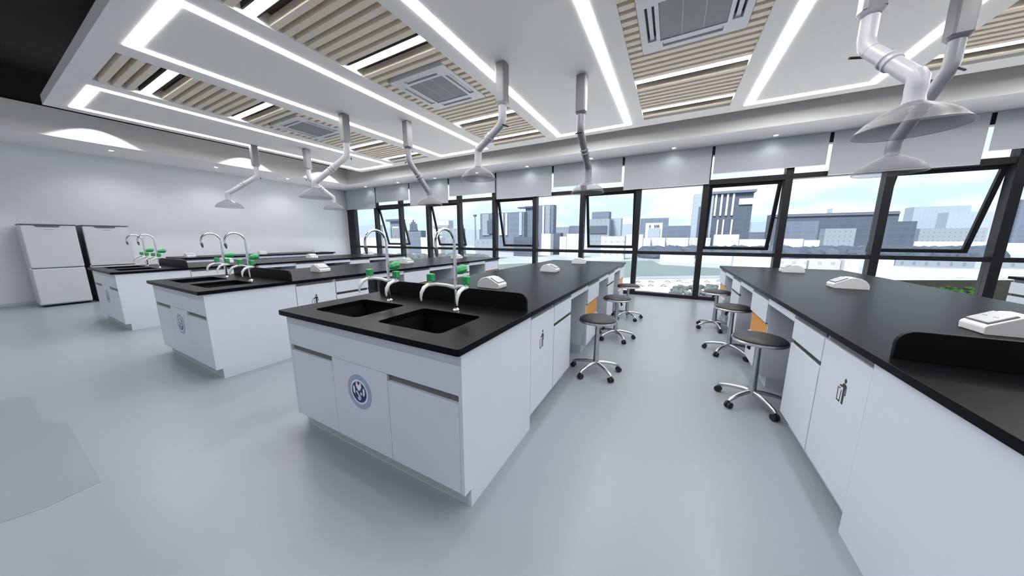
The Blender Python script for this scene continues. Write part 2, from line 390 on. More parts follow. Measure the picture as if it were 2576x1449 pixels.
# ---------------------------------------------------------------- window band
MP, MX0 = 1.275, 0.535
ZTR, ZHB = 0.99, 2.435
def window(k, idx):
    x0 = MX0 + MP * k; x1 = x0 + MP; hw = 0.054; yo, yi = YW, YW + 0.15
    xa = max(x0, XL); sash = (k % 2 == 0)
    root = thing('window_%d' % idx, '%s black framed window bay from the left wall%s' % (ORD[idx - 1], ', with a tilted open sash' if sash else ''), None, ((x0 + x1) / 2, YW, 0))
    root['kind'] = 'structure'
    bm = B()
    box(bm, x0 - hw, x0 + hw, yo, yi, 0, ZS)
    box(bm, x0 + hw, x1 - hw, yo + 0.01, yi, 0, 0.075)
    box(bm, x0 + hw, x1 - hw, yo + 0.01, yi, ZTR - 0.035, ZTR + 0.035)
    box(bm, x0 + hw, x1 - hw, yo + 0.01, yi, ZHB - 0.045, ZHB + 0.045)
    box(bm, x0 + hw, x1 - hw, yo + 0.01, yi, 2.95, ZS)
    obj('frame', bm, 'frame', root)
    yg = YW + 0.075
    obj('lower_pane', box(B(), x0 + hw, x1 - hw, yg, yg + 0.006, 0.075, ZTR - 0.035), 'glass', root)
    obj('top_pane', box(B(), x0 + hw, x1 - hw, yg, yg + 0.006, ZHB + 0.045, 2.95), 'glass', root)
    if not sash:
        obj('main_pane', box(B(), x0 + hw, x1 - hw, yg, yg + 0.006, ZTR + 0.035, ZHB - 0.045), 'glass', root)
    else:
        hgt = ZHB - 0.045 - (ZTR + 0.04); ang = R(14.5)
        fw = 0.06; bm = B()
        W_ = MP - 2 * hw - 0.012
        box(bm, -W_ / 2, -W_ / 2 + fw, 0, 0.045, -hgt, 0); box(bm, W_ / 2 - fw, W_ / 2, 0, 0.045, -hgt, 0)
        box(bm, -W_ / 2 + fw, W_ / 2 - fw, 0, 0.045, -hgt, -hgt + fw); box(bm, -W_ / 2 + fw, W_ / 2 - fw, 0, 0.045, -fw, 0)
        T = Matrix.Translation(((x0 + x1) / 2, yi - 0.05, ZHB - 0.048)) @ Matrix.Rotation(ang, 4, 'X')
        bmesh.ops.transform(bm, matrix=T, verts=bm.verts)
        s = obj('sash', bm, 'frame', root)
        g = box(B(), -W_ / 2 + fw, W_ / 2 - fw, 0.02, 0.026, -hgt + fw, -fw); bmesh.ops.transform(g, matrix=T, verts=g.verts)
        obj('sash_pane', g, 'glass', s)
for i, k in enumerate(range(-9, 5)): window(k, i + 1)
struct('wall_front_corner', box(B(), XL, MX0 - MP * 9 - 0.054, YW, YW + 0.13, 0, ZS), 'frame', 'narrow dark end post where the windows meet the left wall')

# roller blinds
for i, k in enumerate(range(-7, 4)):
    x0 = 0.59 + 1.68 * k + 0.025; x1 = x0 + 1.63
    if k == -7: x0 = XL + 0.12
    low = (i % 2 == 0); zb = 2.39 if low else 2.57
    t = thing('roller_blind', '%s roller blind from the left wall, pulled %s' % (ORD[i], 'low to the window bar' if low else 'higher, leaving a bright strip below'), 'blind', ((x0 + x1) / 2, 7.33, ZS - 0.03), 0, 'pale grey roller blinds')
    obj('fabric', box(B(), x0, x1, 7.329, 7.331, zb + 0.012, ZS - 0.004), 'blind', t)
    obj('bottom_bar', box(B(), x0, x1, 7.322, 7.338, zb, zb + 0.014), 'alu', t, bevel=0.003)

# ---------------------------------------------------------------- laboratory benches
def emblem(parent, cx, y, cz):
    r = obj('emblem', plate(B(), disc(cx, cz, 0.105), [], 'y', y - 0.0015, y), 'badgeblue', parent)
    r['label'] = 'round pale blue and navy printed emblem'
    bm = plate(B(), disc(cx, cz, 0.074), [], 'y', y - 0.0024, y - 0.0014); obj('white_ring', bm, 'white', r)
    bm = plate(B(), disc(cx, cz, 0.064), [], 'y', y - 0.0032, y - 0.0023); obj('navy_disc', bm, 'navy', r)
    bm = B()
    def poly(pts): plate(bm, [(cx + u, cz + v) for u, v in pts], [], 'y', y - 0.004, y - 0.0031)
    poly([(-0.022, 0.058), (-0.012, 0.061), (-0.006, 0.044), (0.006, 0.044), (0.012, 0.061), (0.022, 0.058), (0.024, 0.034), (0.012, 0.016), (0.0, 0.006), (-0.012, 0.016), (-0.024, 0.034)])
    for s in (-1, 1):
        poly([(s * 0.045, 0.034), (s * 0.036, 0.024), (s * 0.034, -0.014), (s * 0.042, -0.018), (s * 0.05, -0.004), (s * 0.051, 0.02)])
    st = [(-0.022, 0.004), (-0.014, -0.006), (-0.004, -0.018), (0.006, -0.026), (0.01, -0.038), (0.0, -0.048), (-0.010, -0.04), (-0.006, -0.03)]
    for p, q in zip(st, st[1:]):
        d = Vector((q[0] - p[0], q[1] - p[1])); n = Vector((-d.y, d.x)).normalized() * 0.0048
        poly([(p[0] + n.x, p[1] + n.y), (p[0] - n.x, p[1] - n.y), (q[0] - n.x, q[1] - n.y), (q[0] + n.x, q[1] + n.y)])
    poly([(0.010, -0.002), (0.02, 0.004), (0.026, -0.012), (0.016, -0.018)])
    obj('emblem_mark', bm, 'white', r)
def litter_mark(door, x, s, yc, zc):
    """black pictogram: a person dropping litter into a bin, flat on the door"""
    bm = B(); o = 0.0008
    def poly(pts, holes=()): plate(bm, [(yc + u, zc + v) for u, v in pts], [[(yc + u, zc + v) for u, v in h] for h in holes], 'x', min(x, x + s * o), max(x, x + s * o))
    m = s   # the figure stands on the far side from the viewer's left
    f = lambda pts: [(u * m * 0.82, v * 0.82) for u, v in pts]
    poly(f([(0.020 + 0.011 * math.cos(a * PI / 8), 0.070 + 0.014 * math.sin(a * PI / 8)) for a in range(16)]))
    poly(f([(0.004, 0.052), (0.020, 0.053), (0.036, 0.046), (0.041, 0.036), (0.042, -0.012), (0.034, -0.016), (0.034, 0.026), (0.028, 0.028), (0.028, -0.072), (0.010, -0.072), (0.008, 0.028), (-0.008, 0.022), (-0.03, 0.024), (-0.032, 0.031), (-0.008, 0.035)]))
    poly(f([(-0.048, 0.012), (-0.042, 0.012), (-0.038, -0.064), (-0.014, -0.064), (-0.010, 0.004), (-0.004, 0.004), (-0.008, -0.072), (-0.044, -0.072)]))
    poly(f([(-0.034, 0.012), (-0.022, 0.016), (-0.020, 0.009), (-0.032, 0.005)]))
    obj('litter_pictogram', bm, 'ink', door)
def front(bm, s, xf, d, y0, y1, z0, z1):  # a slab on the side face, d thick
    a, b = sorted((xf, xf - s * d)); return box(bm, a, b, y0, y1, z0, z1)
DRAWERS, NICHE, BIN = 'drawer', 'niche', 'bin'
def side_cabinet(kind, cx, s, y0, y1, which, bench, zoff=0):
    xf = cx + s * 0.728; xi = cx + s * 0.08
    nm = {DRAWERS: 'drawer_cabinet', NICHE: 'niche_cabinet', BIN: 'bin_cabinet'}[kind]
    desc = {DRAWERS: 'white cabinet with drawer over door', NICHE: 'white cabinet with orange opening', BIN: 'white cabinet with black litter pictogram'}[kind]
    t = thing(nm, '%s, %s of %s' % (desc, which, bench), 'cabinet', (xf - s * 0.3, (y0 + y1) / 2, 0), 0, {DRAWERS: 'drawer cabinets under the benches', NICHE: 'cabinets with orange openings', BIN: 'cabinets with litter pictograms'}[kind])
    xc = xf - s * 0.02   # carcass front
    bm = B(); a, b = sorted((xc, xi))
    box(bm, a, b, y0, y0 + 0.018, 0.1, 0.817); box(bm, a, b, y1 - 0.018, y1, 0.1, 0.817)
    box(bm, a, b, y0 + 0.018, y1 - 0.018, 0.1, 0.118); box(bm, a, b, y0 + 0.018, y1 - 0.018, 0.80, 0.817)
    xb0, xb1 = sorted((xi, xi + s * 0.012)); box(bm, xb0, xb1, y0 + 0.018, y1 - 0.018, 0.118, 0.80)
    if kind == NICHE:
        for zz in (0.385, 0.575): box(bm, a, b, y0 + 0.018, y1 - 0.018, zz - 0.018, zz)
    obj('carcass', bm, 'laminate', t)
    a, b = sorted((xf - s * 0.06, xi)); obj('plinth', box(B(), a, b, y0, y1, 0, 0.1), 'kick', t)
    g = 0.004
    obj('top_channel', front(B(), s, xf - s * 0.012, 0.008, y0 + 0.02, y1 - 0.02, 0.785, 0.8165), 'recess', t)
    if kind == BIN:
        d = obj('door', front(B(), s, xf, 0.02, y0 + g, y1 - g, 0.104, 0.782), 'laminate', t, bevel=0.002)
        litter_mark(d, xf, s, (y0 + y1) / 2 - 0.03, 0.595)
    elif kind == DRAWERS:
        obj('drawer', front(B(), s, xf, 0.02, y0 + g, y1 - g, 0.645, 0.782), 'laminate', t, bevel=0.002)
        obj('pull_channel', front(B(), s, xf - s * 0.010, 0.008, y0 + 0.02, y1 - 0.02, 0.614, 0.645), 'gap', t)
        obj('door', front(B(), s, xf, 0.02, y0 + g, y1 - g, 0.104, 0.615), 'laminate', t, bevel=0.002)
    else:
        obj('drawer', front(B(), s, xf, 0.02, y0 + g, y1 - g, 0.588, 0.782), 'laminate', t, bevel=0.002)
        obj('pull_channel', front(B(), s, xf - s * 0.012, 0.008, y0 + 0.02, y1 - 0.02, 0.574, 0.59), 'gap', t)
        o = obj('opening_panel', front(B(), s, xf - s * 0.018, 0.012, y0 + 0.018, y1 - 0.018, 0.385, 0.572), 'orange', t); o['label'] = 'orange panel'
        obj('door', front(B(), s, xf, 0.02, y0 + g, y1 - g, 0.104, 0.372), 'laminate', t, bevel=0.002)

def bench(cx, s, name, y0=0.93, y1=6.12, sink=True, cabs=True, only_far=False):
    hw = 0.745
    zt0, zt1 = 0.818, 0.85
    # worktop
    t = thing('worktop', 'long black worktop of ' + name, 'worktop', (cx, (y0 + y1) / 2, zt0), 0, 'black bench worktops')
    holes = []
    if sink:
        holes = [rect(cx - 0.56, cx - 0.115, 1.055, 1.425, 0.035), rect(cx + 0.06, cx + 0.53, 1.055, 1.425, 0.035)]
    obj('slab', plate(B(), rect(cx - hw, cx + hw, y0, y1, 0.012, 3), holes, 'z', zt0, zt1), 'top', t, bevel=0.003)
    if sink:
        for h in holes:
            xs = [p[0] for p in h]; ys = [p[1] for p in h]; a, b, c, d = min(xs) - 0.004, max(xs) + 0.004, min(ys) - 0.004, max(ys) + 0.004
            bm = B(); w = 0.006; zb = 0.60
            box(bm, a - w, b + w, c - w, d + w, zb - w, zb)
            box(bm, a - w, a, c - w, d + w, zb, zt0); box(bm, b, b + w, c - w, d + w, zb, zt0)
            box(bm, a, b, c - w, c, zb, zt0); box(bm, a, b, d, d + w, zb, zt0)
            bs = obj('sink_basin', bm, 'sink', t)
            bm = B(); lathe(bm, [(0, 0.001), (0.03, 0.001), (0.034, 0.004), (0.04, 0.0)], ((a + b) / 2, (c + d) / 2, zb), 24)
            obj('drain', bm, 'alu', bs, smooth=True)
        # upstand between wet and dry ends: rounded top corners
        r = 0.055; o = [(cx - 0.70, zt1), (cx + 0.71, zt1)]
        for i in range(7): a = R(90 * i / 6); o.append((cx + 0.71 - r + r * math.cos(a), 0.965 - r + r * math.sin(a)))
        for i in range(7): a = R(90 + 90 * i / 6); o.append((cx - 0.70 + r + r * math.cos(a), 0.965 - r + r * math.sin(a)))
        obj('upstand', plate(B(), o, [], 'y', 1.672, 1.690), 'edge', t, bevel=0.002)
    if not sink and not cabs: return
    # sink cabinet across the near end
    if sink and not only_far:
        c = thing('sink_cabinet', 'white sink cabinet with round emblem at near end of ' + name, 'cabinet', (cx, 1.33, 0), 0, 'sink cabinets at the bench ends')
        xa, xb, ya, yb = cx - 0.73, cx + 0.728, 0.985, 1.70
        bm = B(); tH = 0.02
        for q in ((xa, xa + tH), (xb - tH, xb)):
            plate(bm, [(ya - 0.018, 0.1), (ya + 0.03, 0.1), (ya + 0.03, 0.0), (yb, 0.0), (yb, 0.815), (ya - 0.018, 0.815)], [], 'x', q[0], q[1])
        box(bm, xa + tH, xb - tH, yb - 0.018, yb, 0, 0.6); box(bm, xa + tH, xb - tH, ya + 0.005, yb - 0.018, 0.1, 0.118)
        obj('carcass', bm, 'laminate', c)
        obj('plinth', box(B(), xa + tH, xb - tH, ya + 0.03, ya + 0.045, 0, 0.1), 'kick', c)
        yf = ya - 0.018
        obj('top_rail', box(B(), xa + tH, xb - tH, yf, ya, 0.612, 0.815), 'laminate', c, bevel=0.0015)
        d1, d2 = cx - 0.255, cx + 0.232
        for k, (p, q) in enumerate(((xa + tH, d1), (d2, xb - tH))):
            obj('door', box(B(), p + 0.002, q - 0.002, yf, ya, 0.104, 0.572), 'laminate', c, bevel=0.0015)
            obj('pull_channel', box(B(), p + 0.004, q - 0.004, ya - 0.002, ya + 0.004, 0.572, 0.612), 'recess', c)
        obj('fixed_panel', box(B(), d1 + 0.001, d2 - 0.001, yf, ya, 0.104, 0.610), 'laminate', c, bevel=0.0015)
        emblem(c, cx - 0.012, yf, 0.445)
    # frame: middle panel and the rails over the knee spaces
    fr = thing('bench_frame', 'grey middle panel and white rails of ' + name, 'bench frame', (cx, 4.0, 0), 0, 'frames of the benches')
    KN = [(2.60, 3.22), (3.79, 4.40), (4.93, 5.52)]
    obj('middle_panel', box(B(), cx - 0.02, cx + 0.02, 1.705 if not only_far else 4.6, 6.08, 0, 0.815), 'panelgrey', fr)
    for a, b in KN:
        if only_far and a < 4.6: continue
        obj('rail', front(B(), s, cx + s * 0.726, 0.02, a + 0.001, b - 0.001, 0.757, 0.817), 'laminate', fr, bevel=0.0015)
    CB = [(BIN, 1.702, 2.145, 'nearest the sink end'), (DRAWERS, 2.147, 2.599, 'beside first knee space'), (NICHE, 3.221, 3.789, 'between first knee spaces'), (DRAWERS, 4.401, 4.929, 'between last knee spaces'), (DRAWERS if only_far else NICHE, 5.521, 6.09, 'at window end')]
    for kd, a, b, w in CB:
        if only_far and a < 4.6: continue
        side_cabinet(kd, cx, s, a, b, w, name)

BN = {'m': 'the middle bench', 'r': 'the right bench', 'l': 'the second bench from left', 'f': 'the bench beside the refrigerators', 'e': 'the bench past the right edge'}
bench(-1.5, 1, BN['m'])
bench(1.5, -1, BN['r'])
bench(-4.37, 1, BN['l'])
bench(-7.50, 1, BN['f'])
bench(4.46, -1, BN['e'], y0=2.0, sink=False, only_far=True)
# side bench along the left wall
sn = 'the low left wall bench'
t = thing('worktop', 'long black worktop of ' + sn, 'worktop', (-10.7, 4.3, 0.818), 0, 'black bench worktops')
obj('slab', plate(B(), rect(-11.29, -10.15, 2.45, 6.1, 0.012, 3), [], 'z', 0.818, 0.85), 'top', t, bevel=0.003)
fr = thing('bench_frame', 'grey back panel and white rail of ' + sn, 'bench frame', (-10.7, 4.3, 0), 0, 'frames of the benches')
obj('middle_panel', box(B(), -11.0, -10.96, 2.5, 6.05, 0, 0.815), 'panelgrey', fr)
obj('rail', box(B(), -10.2, -10.18, 3.11, 5.44, 0.757, 0.817), 'laminate', fr)
side_cabinet(DRAWERS, -10.908, 1, 2.48, 3.10, 'at near end', sn); side_cabinet(DRAWERS, -10.908, 1, 5.45, 6.07, 'at window end', sn)

# ---------------------------------------------------------------- faucets
def build_faucet():
    t = local(thing('lab_faucet', 'x', 'faucet', (0, 0, 0), 0, 'gooseneck laboratory faucets'))
    obj('base_flange', lathe(B(), [(0, 0.018), (0.012, 0.018), (0.016, 0.012), (0.022, 0.008), (0.024, 0), (0, 0)], n=28), 'chrome', t, smooth=True)
    pts = [(0, 0, 0.01), (0, 0, 0.20), (0, 0, 0.40)]; c, r = (-0.085, 0.43), 0.085
    for i in range(0, 13):
        a = R(195 * i / 12); pts.append((0, c[0] + r * math.cos(a), c[1] + 0.0 + r * 1.05 * math.sin(a)))
    p = obj('gooseneck', tube(B(), pts, [0.011, 0.0105, 0.0095] + [0.0085] * 13, 16), 'chrome', t, smooth=True)
    e = Vector(pts[-1]); d = (e - Vector(pts[-2])).normalized()
    obj('nozzle', tube(B(), [e - d * 0.004, e + d * 0.01, e + d * 0.026, e + d * 0.05], [0.010, 0.012, 0.011, 0.006], 16), 'darkgrey', t, smooth=True)
    # cross arms with drooping spouts
    for sx, ln in ((-1, 0.21), (1, 0.085)):
        z = 0.155
        obj('arm', tube(B(), [(0, 0, z - 0.006), (sx * ln * 0.35, 0, z + 0.004), (sx * ln * 0.75, -0.004, z + 0.006), (sx * ln, -0.012, z - 0.002)], [0.014, 0.0115, 0.0115, 0.0125], 16), 'spout', t, smooth=True)
        x = sx * ln
        sp = [(x, 0.012, z), (x, -0.03, z + 0.002), (x, -0.068, z - 0.012), (x, -0.092, z - 0.042), (x, -0.098, z - 0.072), (x, -0.096, z - 0.095)]
        obj('spout', tube(B(), sp, [0.009, 0.0125, 0.013, 0.011, 0.008, 0.0045], 16), 'spout', t, smooth=True)
        h = obj('handle', box(B(), x - 0.023, x + 0.023, -0.02, 0.02, z + 0.022, z + 0.074), 'green', t, bevel=0.007, seg=3); h['label'] = 'green handle'
        obj('handle_stem', cyl(B(), (x, 0, z + 0.004), (x, 0, z + 0.026), 0.007), 'chrome', t, smooth=True)
    z = 0.262
    bm = tube(B(), [(0, 0.008, z - 0.012), (0, 0.03, z - 0.006), (0, 0.064, z), (0, 0.088, z), (0, 0.1, z - 0.004)], [0.012, 0.024, 0.032, 0.031, 0.016], 8)
    h = obj('handle', bm, 'green', t, bevel=0.003); h['label'] = 'green handle'
    obj('valve_body', tube(B(), [(0, 0, z - 0.034), (0, 0, z + 0.026)], 0.0135, 16), 'chrome', t, smooth=True)
    return t
fau = build_faucet(); first = True
for cx, bn in ((-1.5, BN['m']), (-4.37, BN['l']), (-7.50, BN['f'])):
    for dx, side in ((-0.335, 'left'), (0.295, 'right')):
        lab = 'chrome gooseneck faucet with green handles behind the %s sink of %s' % (side, bn)
        if first: fau.location = (cx + dx, 1.478, 0.8508); fau['label'] = lab; first = False
        else: dup(fau, (cx + dx, 1.478, 0.8508), 0, lab)

# ---------------------------------------------------------------- socket pods on the worktops
def build_pod():
    t = local(thing('socket_pod', 'x', 'power socket', (0, 0, 0), 0, 'white socket pods on the worktops'))
    pr = [(-0.12, 0), (-0.119, 0.03), (-0.108, 0.055), (-0.088, 0.078), (-0.06, 0.094), (-0.03, 0.101), (0.0, 0.100), (0.02, 0.094), (0.112, 0.046), (0.12, 0.038), (0.122, 0.03), (0.12, 0)]
    obj('housing', plate(B(), pr, [], 'y', 0, 0.15), 'pod', t, bevel=0.004)
    # sloping plate
    a, b = Vector((0.022, 0, 0.094)), Vector((0.108, 0, 0.049)); d = (b - a).normalized(); n = Vector((-d.z, 0, d.x)).normalized()
    if n.z < 0: n = -n
    def slab(u0, u1, y0, y1, h0, h1):
        bm = B(); vs_ = []
        for u in (u0, u1):
            for y in (y0, y1):
                for h in (h0, h1): vs_.append(bm.verts.new(a + d * u + n * h + Vector((0, y, 0))))
        for f in ((0, 1, 3, 2), (4, 6, 7, 5), (0, 4, 5, 1), (2, 3, 7, 6), (0, 2, 6, 4), (1, 5, 7, 3)): bm.faces.new([vs_[i] for i in f])
        return bm
    ln = (b - a).length
    obj('plate_gap', slab(0.0, ln, 0.010, 0.140, 0.0002, 0.004), 'recess', t)
    pl = obj('socket_plate', slab(0.002, ln - 0.003, 0.012, 0.138, 0.003, 0.010), 'podplate', t, bevel=0.003)
    for y in (0.045, 0.105):
        bm = B()
        for k in (-1, 1):
            q = slab(ln / 2 - 0.004, ln / 2 + 0.004, y + k * 0.007 - 0.0018, y + k * 0.007 + 0.0018, 0.0099, 0.0106)
            me = bpy.data.meshes.new('tmp'); q.to_mesh(me); q.free(); bm.from_mesh(me); bpy.data.meshes.remove(me)
        obj('socket_slot', bm, 'ink', pl)
    return t
pod = build_pod(); first = True
def put_pod(x, y, s, lab):
    global first
    loc, rz = ((x, y, 0.8508), 0.0) if s > 0 else ((x, y + 0.15, 0.8508), PI)
    if first: pod.location = loc; pod.rotation_euler = (0, 0, rz); pod['label'] = lab; first = False
    else: dup(pod, loc, rz, lab)
for cx, s, bn in ((-1.5, 1, BN['m']), (1.5, -1, BN['r']), (-4.37, 1, BN['l']), (-7.5, 1, BN['f'])):
    for y, w in ((2.31, 'nearest the upstand'), (3.86, 'halfway along'), (5.36, 'nearest the windows')):
        put_pod(cx, y, s, 'white socket pod %s on %s' % (w, bn))
for x, y, w in ((-10.55, 2.62, 'at the near end of'), (-10.55, 4.1, 'halfway along'), (-10.55, 5.6, 'at the window end of')):
    put_pod(x, y, 1, 'white socket pod %s %s' % (w, sn))

# ---------------------------------------------------------------- stools
def build_stool():
    t = local(thing('lab_stool', 'x', 'stool', (0, 0, 0), 0, 'round laboratory stools'))
    obj('seat', lathe(B(), [(0, 0.572), (0.10, 0.571), (0.15, 0.564), (0.168, 0.552), (0.17, 0.543), (0.165, 0.536), (0, 0.536)], n=48), 'seat', t, smooth=True)
    obj('seat_rim', lathe(B(), [(0.155, 0.541), (0.174, 0.542), (0.178, 0.532), (0.172, 0.520), (0.14, 0.514), (0.0, 0.512), (0.0, 0.53), (0.155, 0.532)], n=48), 'alu', t, smooth=True)
    obj('column', tube(B(), [(0, 0, 0.512), (0, 0, 0.36), (0, 0, 0.12), (0, 0, 0.085)], [0.024, 0.026, 0.034, 0.038], 20, flat=0.8), 'alu', t, smooth=True)
    bm = B(); tube(bm, [(0.02, 0.0, 0.50), (0.05, 0.0, 0.485), (0.062, 0.0, 0.452), (0.05, 0.0, 0.44)], [0.008, 0.013, 0.013, 0.006], 10)
    obj('height_lever', bm, 'rubber', t, smooth=True)
    for k in range(5):
        a = 2 * PI * k / 5; c, s = math.cos(a), math.sin(a)
        P = lambda r, z: (c * r, s * r, z)
        lg = obj('leg', tube(B(), [P(0.01, 0.105), P(0.07, 0.104), P(0.15, 0.092), P(0.215, 0.072), P(0.235, 0.058)], [0.017, 0.017, 0.015, 0.014, 0.010], 12), 'alu', t, smooth=True)
        bm = B(); tx, ty = -s, c
        for q in (-0.012, 0.012):
            o = Vector(P(0.232, 0.025)) + Vector((tx, ty, 0)) * q
            cyl(bm, o - Vector((tx, ty, 0)) * 0.008, o + Vector((tx, ty, 0)) * 0.008, 0.025, n=18)
        cyl(bm, P(0.232, 0.03), P(0.232, 0.062), 0.008, n=10)
        obj('caster', bm, 'rubber', lg, smooth=True)
    return t
st = build_stool()
sl = [(-0.57, 2.82, 30, 'closest to the viewer right of the middle bench'), (-0.57, 3.97, 18, 'second in line right of the middle bench'), (-0.57, 5.11, 22, 'nearest the windows right of the middle bench'),
      (0.66, 2.84, 152, 'closest to the viewer left of the right bench'), (0.67, 4.04, 163, 'second in line left of the right bench'), (0.64, 5.10, 140, 'nearest the windows left of the right bench')]
for i, (x, y, a, w) in enumerate(sl):
    lab = 'grey round stool on casters, ' + w
    if i == 0: st.location = (x, y, 0); st.rotation_euler = (0, 0, R(a)); st['label'] = lab
    else: dup(st, (x, y, 0), R(a), lab)

# ---------------------------------------------------------------- extraction arms
def arm(mx, my, low, hoodz, m, label, tilt=(0, 0), hr=0.225):
    t = thing('extraction_arm', label, 'extraction arm', (mx, my, ZP), 0, 'fume extraction arms hanging from the ceiling')
    w = 0.062
    obj('ceiling_sleeve', plate(B(), rect(mx - w, mx + w, my - w, my + w, 0.02, 3), [], 'z', 2.885, ZP - 0.0045), 'sleeve', t, bevel=0.004)
    obj('collar', lathe(B(), [(0.05, 2.855), (0.057, 2.86), (0.072, 2.884), (0.05, 2.884)], (mx, my, 0), 32, True), m, t, smooth=True)
    E0 = Vector((mx, my, 2.66)); Lw = Vector(low); r = 0.048
    obj('upper_pipe', tube(B(), [(mx, my, 2.87), (mx, my, 2.72), E0 + (Lw - E0) * 0.03 + Vector((0, 0, 0.01)), E0 + (Lw - E0) * 0.14], r, 24), m, t, smooth=True)
    a, b = E0 + (Lw - E0) * 0.12, Lw
    obj('swing_pipe', tube(B(), [a, b], r * 0.96, 24), m, t, smooth=True)
    mid = a + (b - a) * 0.35; d = (b - a).normalized()
    for q in (0.0, 0.05): obj('joint_ring', tube(B(), [mid + d * q, mid + d * (q + 0.008), mid + d * (q + 0.022), mid + d * (q + 0.03)], [r * 0.97, r * 1.16, r * 1.16, r * 0.97], 24), m, t, smooth=True)
    n = Vector((d.x, d.y, 0)); n = n.normalized() if n.length > 1e-3 else Vector((1, 0, 0))
    k0 = E0 - n * (r + 0.008) + Vector((0, 0, -0.035))
    obj('friction_knob', tube(B(), [k0 - Vector((-n.y, n.x, 0)) * 0.045, k0 + Vector((-n.y, n.x, 0)) * 0.045], 0.009, 10), 'rubber', t, smooth=True)
    H = Vector((Lw.x, Lw.y, hoodz))
    ax = Vector((math.sin(tilt[0]), math.sin(tilt[1]), -1)).normalized()
    p1 = Lw + ax * (Lw.z - hoodz - 0.06)
    obj('drop_pipe', tube(B(), [Lw - d * 0.03 + Vector((0, 0, 0.012)), Lw, Lw + ax * 0.06, p1 - ax * 0.03, p1], [r * 0.96, r, r, r * 0.95, r * 1.05], 24), m, t, smooth=True)
    prof = [(0.05, 0.0), (0.058, -0.006), (0.10, -0.03), (0.15, -0.06), (0.19, -0.092), (0.215, -0.122), (hr, -0.15), (hr + 0.006, -0.152), (hr + 0.004, -0.158), (hr - 0.004, -0.154)]
    bm = lathe(B(), prof, n=48)
    q = Vector((0, 0, -1)).rotation_difference(ax).to_matrix().to_4x4()
    bmesh.ops.transform(bm, matrix=Matrix.Translation(p1 + ax * 0.0) @ q, verts=bm.verts)
    h = obj('hood', bm, 'dome', t, smooth=True); h['label'] = 'clear acrylic dome'
arm(-1.89, 3.28, (-2.37, 3.46, 2.47), 2.20, 'duct', 'white extraction arm with dome hood above the left of the middle bench')
arm(-1.14, 3.97, (-1.12, 4.37, 2.28), 2.05, 'ductgrey', 'grey extraction arm above the right of the middle bench')
arm(-4.87, 3.28, (-5.17, 2.88, 2.20), 2.06, 'duct', 'white extraction arm above the left of the second bench')
arm(-4.20, 3.98, (-4.01, 4.25, 2.14), 2.02, 'ductgrey', 'grey extraction arm slanting down above the right of the second bench')
arm(-7.45, 4.04, (-7.27, 4.44, 2.28), 2.10, 'duct', 'white extraction arm above the right of the third bench')
arm(-8.18, 3.35, (-8.39, 2.87, 2.25), 2.06, 'duct', 'leftmost white extraction arm, its hood before the left wall')
arm(1.11, 3.28, (1.25, 2.93, 2.28), 2.08, 'duct', 'large white extraction arm at the upper right, nearest the viewer', hr=0.24)
arm(1.86, 3.97, (1.70, 4.14, 2.16), 2.00, 'ductgrey', 'grey extraction arm at the upper right seen through a clear dome')

# ---------------------------------------------------------------- refrigerators
def fridge(y0, y1, lab, sidem):
    t = thing('refrigerator', lab, 'refrigerator', (-10.85, (y0 + y1) / 2, 0), 0, 'white refrigerators against the left wall')
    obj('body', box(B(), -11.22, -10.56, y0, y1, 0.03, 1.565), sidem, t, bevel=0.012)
    ud = obj('upper_door', box(B(), -10.555, -10.5, y0 + 0.002, y1 - 0.002, 0.755, 1.56), 'fridge', t, bevel=0.016, seg=3)
    ld = obj('lower_door', box(B(), -10.555, -10.5, y0 + 0.002, y1 - 0.002, 0.05, 0.738), 'fridge', t, bevel=0.016, seg=3)
    obj('control_strip', plate(B(), [(y0 + 0.13, 1.556), (y0 + 0.16, 1.522), (y1 - 0.19, 1.522), (y1 - 0.17, 1.556)], [], 'x', -10.501, -10.494), 'darkgrey', ud)
    obj('badge', box(B(), -10.501, -10.498, y0 + 0.23, y0 + 0.34, 1.475, 1.482), 'recess', ud)
    obj('hinge', box(B(), -10.55, -10.49, y0 - 0.012, y0 + 0.004, 0.735, 0.758), 'fridge', t)
    obj('top_cap', box(B(), -11.22, -10.49, y0 - 0.004, y1 + 0.004, 1.566, 1.578), 'recess', t)
    bm = B()
    for yy in (y0 + 0.05, y1 - 0.05): cyl(bm, (-10.62, yy, 0), (-10.62, yy, 0.032), 0.02, n=14); cyl(bm, (-11.1, yy, 0), (-11.1, yy, 0.032), 0.02, n=14)
    obj('foot', bm, 'rubber', t)
fridge(0.58, 1.165, 'white two door refrigerator, nearer to the viewer', 'fridge')
fridge(1.235, 1.82, 'white two door refrigerator, partly hidden behind the third bench', 'darkgrey')  # dark body puts the shade of the gap between refrigerators into colour

